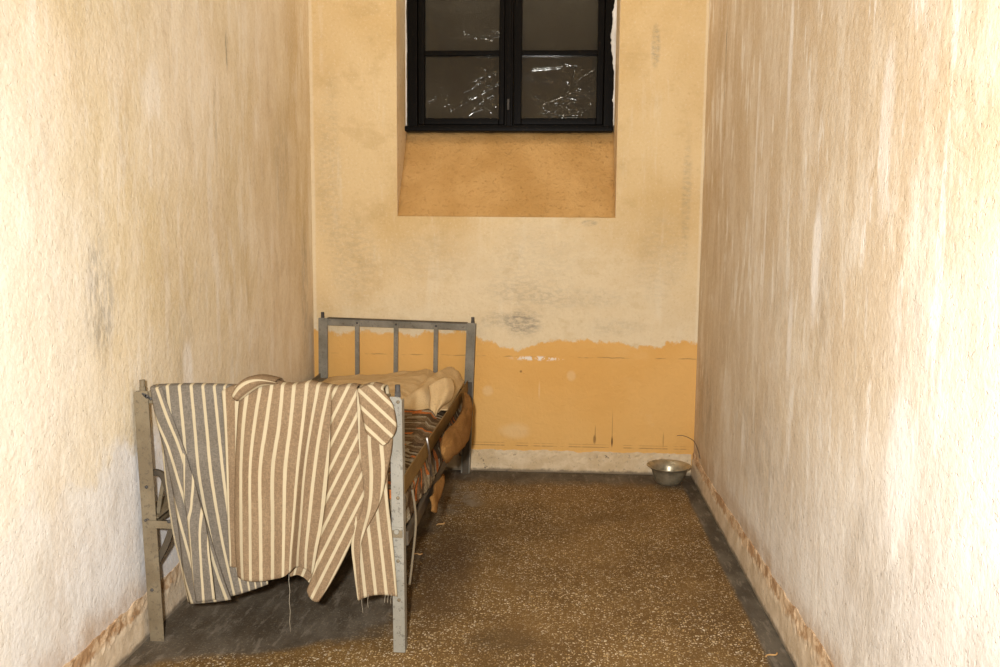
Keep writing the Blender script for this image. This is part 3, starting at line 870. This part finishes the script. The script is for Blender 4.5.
# rust brown wool blanket squeezed out below the rail at the head end
def roll_pt(px, py, X0):
    r = rt2*((px-500)/FPX)+up2*((333.5-py)/FPX)+fwd
    return Vector((0, 0, CAMH))+r*(X0/r.x)
bm = bmesh.new()
cp = [(465, 397, -.435, .020), (467, 404, -.412, .034), (467, 415, -.400, .044), (464, 426, -.395, .048), (459, 435, -.392, .050), (454, 442, -.392, .050), (449, 447, -.394, .046), (445.5, 449.5, -.398, .034), (443, 450, -.402, .014)]
cc = catmull(cp, 7); nn = 30; rings = []
pts = [roll_pt(a, b, x) for a, b, x, r in cc]
pts = [Vector((p.x, min(p.y, 4.56), p.z)) for p in pts]
for i, p in enumerate(pts):
    rad = cc[i][3]; ring = []
    tg = (pts[min(i+1, len(pts)-1)]-pts[max(i-1, 0)]).normalized()
    a = Vector((1, 0, 0)); a = (a-tg*a.dot(tg)).normalized(); b = tg.cross(a)
    for j in range(nn):
        th = 2*math.pi*j/nn
        q = rad*(1+.28*fb(math.cos(th)*1.6, math.sin(th)*1.6, p.y*5)+.12*math.sin(th*3+p.y*6))
        ring.append(bm.verts.new(p+a*(q*.62*math.cos(th))+b*(q*1.15*math.sin(th))))
    rings.append(ring)
for a, b in zip(rings, rings[1:]):
    for j in range(nn): bm.faces.new((a[j], a[(j+1) % nn], b[(j+1) % nn], b[j]))
bm.faces.new(rings[0]); bm.faces.new(rings[-1])
wool = obj('wool_blanket', bm, M['wool'], origin=Vector((-.41, 4.1, .36)))
tag(wool, 'rust brown woollen blanket bulging out under the side rail near the head end', 'blanket')
bm = bmesh.new(); rows = []
for i in range(9):
    t = i/8; r = []
    for j in range(9):
        u = j/8
        y = 3.02+.30*u; zt = .372; zbm = .372-.085*math.sin(math.pi*min(1, u*.75+.2))
        r.append((-.424+.006*math.sin(u*9)+.008*math.sin(t*2.5), y, zt+(zbm-zt)*t))
    rows.append(r)
grid(bm, rows)
obj('loose_corner', bm, M['wool'], wool, solid=.008, offset=0)

# ------------------------------------------------------------------ striped clothes over the foot rail
def panel(bm, net, d_top, d_bot, ufun=None, over=True, folds=(.006, 16, 0.), step=7, curl=.006, back=.22, seed=0., dmid=None, thk=None):
    """cloth surface through a net of control points (x, z read on the plane of the foot end);
    d = distance in front of that plane; over = the cloth runs over the rail and down behind"""
    N1 = [catmull(r, step) for r in net]
    N2 = [catmull(list(c), step) for c in zip(*N1)]
    nr, nc = len(N2[0]), len(N2)
    rows, uvs = [], []
    for i in range(nr):
        t = i/(nr-1); r, ru = [], []
        for j in range(nc):
            s = j/(nc-1); q = N2[j][i]
            d = d_top+(d_bot-d_top)*(t**.6)
            if len(q) > 3: d += q[3]
            p = at_y(q[0], q[1], YFOOT)
            amp = 2.2*folds[0]*(.25+.75*t)
            d += amp*(noise.noise(Vector((p.x*folds[1], p.z*1.7+folds[2]*p.x, seed)))+.5*noise.noise(Vector((p.x*folds[1]*2.1, p.z*3.0, seed+4))))
            d -= curl*(max(0, 1-s/.08)**2+max(0, 1-(1-s)/.08)**2)
            d = max(d, .004 if t < .3 else .024)
            k = (YFOOT-d)/YFOOT
            r.append(at_y(q[0], q[1], YFOOT-d))
            ru.append((ufun(q[0], q[1]) if ufun else q[2], p.z))
        rows.append(r); uvs.append(ru)
    if over:
        f = [(p, u) for p, u in zip(rows[0], uvs[0])]
        pre, pu = [], []
        for dy, dz in ((.058+d_top, -back), (.056+d_top, -back*.5), (.054+d_top, -.035), (.046+d_top, -.010), (.030+d_top, .003), (.012+d_top*.6, .006), (.004, .003)):
            pre.append([Vector((p.x, p.y+dy+(.006*noise.noise(Vector((p.x*18, dz*5, seed))) if dz < -.02 else 0), p.z+dz)) for p, u in f]); pu.append([(u[0], u[1]-dz) for p, u in f])
        rows = pre+rows; uvs = pu+uvs
    grid(bm, rows, uvs)

# --- grey striped trousers
tro = thing('striped_trousers', 'grey trousers with cream stripes hung over the left end of the foot rail', 'trousers', Vector((-1.05, YFOOT+.01, .82)))
bm = bmesh.new()
cols = [(0, [(155, 387), (160, 430), (164.5, 475), (172, 530), (180, 565), (188, 602)]),
        (3, [(191, 386), (195, 430), (199, 475), (209, 530), (217, 565), (225, 597.5)]),
        (6, [(224.5, 387), (229, 430), (234, 475), (240, 530), (245, 565), (249.5, 591)]),
        (9.2, [(250, 388), (254, 430), (258, 475), (263, 530), (266, 560), (268.5, 584)])]
net = [[(c[1][r][0], c[1][r][1], c[0]) for c in cols] for r in range(6)]
panel(bm, net, .009, .020, folds=(.011, 13, 1.5), seed=1.2)
obj('back_leg', bm, M['grey'], tro, solid=.0025)
bm = bmesh.new()
L = [(150, 388), (155.5, 418), (162.5, 445), (169.5, 475), (175.5, 510), (180, 545), (183.5, 578), (189.5, 604)]
Rr = [(162, 387.5), (172, 415), (184.5, 448), (194, 480), (205, 515), (215, 550), (224, 578), (232, 599.5)]
net = []
for (a, b), (c, d) in zip(L, Rr):
    mid = ((a+c)/2, (b+d)/2+.8)
    wd = (c-a)/11.6
    net.append([(a, b, .45-wd), (mid[0], mid[1], .45-wd/2), (c, d, .45)])
panel(bm, net, .018, .042, folds=(.012, 24, -2.), seed=6.1, curl=.012)
obj('front_leg', bm, M['grey'], tro, solid=.0025)

bm = bmesh.new()
net = [[(183, 453, -.1), (184, 454, 0), (185, 455, .1)], [(183.2, 478, -.05), (188.5, 478.5, .5), (194, 479, 1.1)], [(184, 500, .05), (192, 502, 1.05), (200.5, 504, 1.8)],
       [(187, 520, .9), (196, 520, 1.6), (205.5, 520, 2.4)], [(189.5, 547, .95), (200, 546, 2), (209.5, 545, 3.2)], [(192, 575, 1.0), (201.5, 573, 2), (212.5, 571, 3.2)], [(196, 602.5, 1.2), (204, 601.5, 2.05), (216, 599.5, 3.2)]]
panel(bm, net, .034, .056, over=False, folds=(.006, 26, 1.), seed=2.9, curl=.012)
obj('fold', bm, M['grey'], tro, solid=.0025)

# --- brown striped jacket
jac = thing('striped_jacket', 'brown jacket with cream stripes draped over the right part of the foot rail', 'jacket', Vector((-.75, YFOOT+.01, .82)))
bm = bmesh.new()
cols = [(-.55, [(239, 399), (237, 425), (235, 469), (234.5, 520), (235.5, 555), (237.5, 577)]),
        (0, [(247, 393), (243.3, 425), (241, 469), (241, 520), (241.5, 555), (242.5, 580)]),
        (1, [(260.5, 387), (254.3, 425), (250, 469), (250, 520), (250.2, 555), (250.5, 581.5)]),
        (2, [(272, 383), (266, 425), (260, 469), (260.3, 520), (260.7, 555), (261, 581.5)]),
        (3, [(282.5, 386), (279, 425), (272.7, 469), (272.6, 520), (272.5, 555), (272.5, 579.5)]),
        (4, [(294, 386), (290.3, 425), (285.2, 469), (284, 520), (283.3, 555), (283, 577)]),
        (5, [(307, 384), (302.5, 425), (297.5, 469), (293.5, 520), (291, 550), (290, 572)]),
        (6, [(318, 386), (311, 425), (304.5, 469), (300.5, 520), (298, 550), (297, 567)]),
        (7, [(329, 388), (321, 425), (314.5, 469), (309, 520), (306, 550), (305.5, 569.5)]),
        (8.6, [(344, 390), (340, 425), (334, 469), (329, 520), (321, 552), (316, 577)])]
dep = [-.004, .006, .012, .010, .006, .012, .012, -.022, -.034, -.022]
net = [[(c[1][r][0], c[1][r][1], c[0], dep[k]*(0.3+.7*r/5)) for k, c in enumerate(cols)] for r in range(6)]
panel(bm, net, .022, .068, folds=(.008, 15, -1.2), seed=3.3, step=6, back=.30)
torso = obj('torso', bm, M['brown'], jac, solid=.0025)
bm = bmesh.new()   # front edge hanging at the left
net = [[(221.5, 392, -.15), (230, 388, .5), (243, 386, 1.4)], [(224, 425, -.1), (231, 425, .5), (246, 425, 1.8)], [(226, 469, -.1), (232, 469, .5), (246, 469, 1.8)],
       [(227.5, 520, -.1), (233, 520, .5), (245, 520, 1.6)], [(229, 550, -.1), (234, 550, .5), (243, 550, 1.4)], [(229.5, 566.5, -.1), (234, 567.5, .5), (241, 566.5, 1.2)]]
panel(bm, net, .018, .036, folds=(.006, 26, 0), seed=9.1, curl=.008)
obj('front_edge', bm, M['brown'], jac, solid=.0025)
bm = bmesh.new()   # rolled collar lying over the rail
net = [[(231, 396, 0.75), (237, 385.5, 0.75), (247, 379.7, 0.75), (260, 378.6, .75), (276, 382.2, .75)],
       [(232.5, 398, 1.1), (239, 389, 1.1), (249, 382.6, 1.1), (261, 380.6, 1.1), (277, 382.9, 1.1)],
       [(236, 401, 1.6), (242.5, 394, 1.6), (251, 388, 1.6), (261.5, 383.2, 1.6), (277.5, 383.6, 1.6)],
       [(239.5, 401, 2.15), (245.5, 396.5, 2.15), (253, 391, 2.15), (262, 386.2, 2.15), (278, 384.4, 2.15)]]
net = [[q+((.010, .018, .014, .0)[i],) for q in r] for i, r in enumerate(net)]
panel(bm, net, .030, .030, folds=(.003, 20, 0), seed=2.2, curl=.010, step=8)
obj('collar', bm, M['brown'], jac, solid=.0025)
bm = bmesh.new()   # left sleeve, slanting across to a loose cuff
net = [[(331, 390), (340, 388), (349, 387), (357.5, 388.5)], [(330.5, 420), (340, 420), (350, 420), (358.5, 420)], [(329.5, 450), (339, 452), (350, 454), (360, 452)],
       [(326.5, 490), (338, 494), (351, 498), (365, 499)], [(321, 530), (331, 535), (342, 540), (352, 542)], [(314.5, 566), (321, 571), (328, 576), (334, 578)], [(306.5, 590), (309, 597), (314, 601.5), (319, 602)]]
panel(bm, net, .024, .062, ufun=lambda x, y: (x+.5*y-599)/11.5, folds=(.012, 17, 3.), seed=5.5, curl=.016)
obj('sleeve', bm, M['brown'], jac, solid=.0025)
bm = bmesh.new()   # right sleeve: outer fold
net = [[(355.5, 392, -.3), (362, 388, .2), (372, 386, 1.1), (384, 389, 2.1)], [(356, 430, -.2), (366, 436, .7), (378, 440, 1.75), (393, 434, 2.9)], [(356.5, 469, -.3), (364.5, 470, .45), (376, 471, 1.4), (388.5, 469, 2.45)], [(357, 503, -.2), (363.5, 503, .4), (371, 504, 1.1), (379.5, 505, 1.9)],
       [(351, 540, -.2), (354.5, 540, .2), (358.5, 540, .6), (362.5, 539, 1.1)], [(353.5, 570, -.1), (355.5, 570, .1), (357.5, 571, .4), (360, 571, .7)], [(357.5, 600, -.1), (358.3, 600.5, .05), (359.3, 600.5, .2), (360.5, 600, .35)]]
panel(bm, net, .026, .058, folds=(.010, 22, 2.), seed=7.7, curl=.012)
slv = obj('sleeve', bm, M['brown'], jac, solid=.0025)
bm = bmesh.new()   # its inner layer with the straight cuff
net = [[(362, 470), (376, 470), (388, 470)], [(359, 500), (374, 500), (388.5, 500)], [(355, 535), (374, 535), (392.5, 535)], [(355, 570), (375, 569), (395.3, 568)], [(358.5, 600), (366, 599), (375, 596, ), (397.5, 596.5)][0:1]+[(376, 595), (397.5, 596.5)]]
def u_in(x, y):
    xr = 385+(y-482)*.1115
    return (x-xr)/10.6+.05
panel(bm, net, .022, .036, ufun=u_in, over=False, folds=(.006, 22, 0), seed=8.8, curl=.004)
obj('cuff', bm, M['brown'], slv, solid=.0025)
bm = bmesh.new()   # shoulder folded over the top of the sleeve
net = [[(357, 389), (364, 385.5), (372, 384.5), (382, 389)], [(359, 402), (369, 397), (381, 397), (392.5, 403)], [(362, 417), (373, 414), (385, 415), (397, 424)], [(364.5, 428), (374, 430), (384.5, 433), (395, 434)], [(367, 434), (375.5, 440), (382.5, 445.5), (390, 440)]]
panel(bm, net, .022, .060, ufun=lambda x, y: (y-.93*x-56.4)/15.2, over=False, folds=(.006, 18, 0), seed=4.1, curl=.014)
obj('shoulder', bm, M['brown'], jac, solid=.0025)
bm = bmesh.new()   # turned inner side of the hem
net = [[(288, 569, 0), (297, 563, 1), (306, 566, 2), (315, 575, 3)], [(289, 574, .2), (297, 569.5, 1.2), (305.5, 573, 2.2), (313.5, 581, 3.2)], [(290, 577, .4), (297, 575, 1.4), (305, 578.5, 2.4), (311.5, 586, 3.4)]]
panel(bm, net, .026, .026, over=False, folds=(.003, 20, 0), seed=1.1, curl=.003)
obj('hem_lining', bm, M['brown'], torso, solid=.0025)
# loose threads
def hang(px, y0, y1, d, r=.0007):
    P = [at_y(px+(y-y0)*.02+.5*math.sin(y*.3), y, YFOOT-d) for y in [y0+(y1-y0)*k/6 for k in range(7)]]
    bm = bmesh.new(); tube(bm, P, r, 5); obj('loose_thread', bm, M['thread'], jac)
hang(289, 570, 632, .05)
for px, y1 in ((362, 613), (368, 608), (388, 603), (391, 604), (385, 603)): hang(px, 594, y1, .035, .0006)

# ------------------------------------------------------------------ the bowl, wire and straw
bc = Vector((.612, 4.548, 0))
bm = bmesh.new()
outer = [(0, .0), (.050, .0), (.062, .006), (.072, .020), (.078, .036), (.080, .040), (.0805, .047), (.083, .052), (.0865, .064), (.089, .073), (.098, .083), (.110, .0915), (.1145, .0945), (.1152, .0965), (.1135, .0978)]
inner = [(.108, .0945), (.097, .086), (.0875, .076), (.084, .064), (.078, .047), (.070, .022), (.058, .008), (.04, .0045), (0, .004)]
lathe(bm, outer+inner, bc, 72)
bowl = obj('metal_bowl', bm, M['bowl'], origin=bc)
tag(bowl, 'round dull metal bowl with flared rim on the floor in the far right corner', 'bowl')
bm = bmesh.new()
tube(bm, catmull([(.672, YB-.002, .217), (.70, YB-.012, .220), (.728, YB-.04, .216), (.748, YB-.10, .21), (.757, YB-.17, .185), (.762, YB-.22, .15)], 6), .0016, 6)
tag(obj('bent_wire', bm, M['bolt'], origin=Vector((.72, YB-.05, .2))), 'thin bent dark wire poking from the wall corner above the metal bowl', 'wire')
lab = ['bit of straw on the floor close beside the right foot post of the bed', 'bit of straw on the floor further back, under the blanket corner hanging from the bed', 'curled straw bit on the dark floor border by the right wall']
for (px, py, an, L), l in zip(((418, 554, .1, .035), (441, 524, .7, .045), (772, 655, .5, .05)), lab):
    r = rt2*((px-500)/FPX)+up2*((333.5-py)/FPX)+fwd
    p = Vector((0, 0, CAMH))+r*(-(CAMH-.003)/r.z)
    d = Vector((math.cos(an), math.sin(an), 0)); s = Vector((-d.y, d.x, 0))
    bm = bmesh.new(); tube(bm, catmull([p-d*L/2, p-d*L*.2+s*.006, p+d*L*.2-s*.004, p+d*L/2+s*.004], 4), .0026, 6)
    tag(obj('straw', bm, M['straw'], origin=p), l, 'straw')

# ------------------------------------------------------------------ light
l = bpy.data.lights.new('camera_flash', 'SPOT'); l.energy = 530; l.color = (1, 1, 1)
l.shadow_soft_size = .045; l.spot_size = math.radians(112); l.spot_blend = .85
o = bpy.data.objects.new('camera_flash', l); C.objects.link(o); o.location = (-.13, -.12, CAMH+.13)
o.rotation_euler = (Vector((-.22, 4.7, 1.05))-o.location).to_track_quat('-Z', 'Y').to_euler()
l = bpy.data.lights.new('added_ceiling_fill', 'POINT'); l.energy = 14; l.shadow_soft_size = .15; l.color = (1, .93, .83)  # added ambient fill under the ceiling, no lamp is known there
o = bpy.data.objects.new('added_ceiling_fill', l); C.objects.link(o); o.location = (-.25, 4.25, 3.27)
w = bpy.data.worlds.new('world'); scene.world = w; w.use_nodes = True
w.node_tree.nodes['Background'].inputs[0].default_value = (.02, .02, .025, 1)

scene.view_settings.view_transform = 'Standard'
scene.view_settings.look = 'None'
scene.view_settings.gamma = 1
scene.view_settings.use_curve_mapping = False
scene.view_settings.exposure = 0
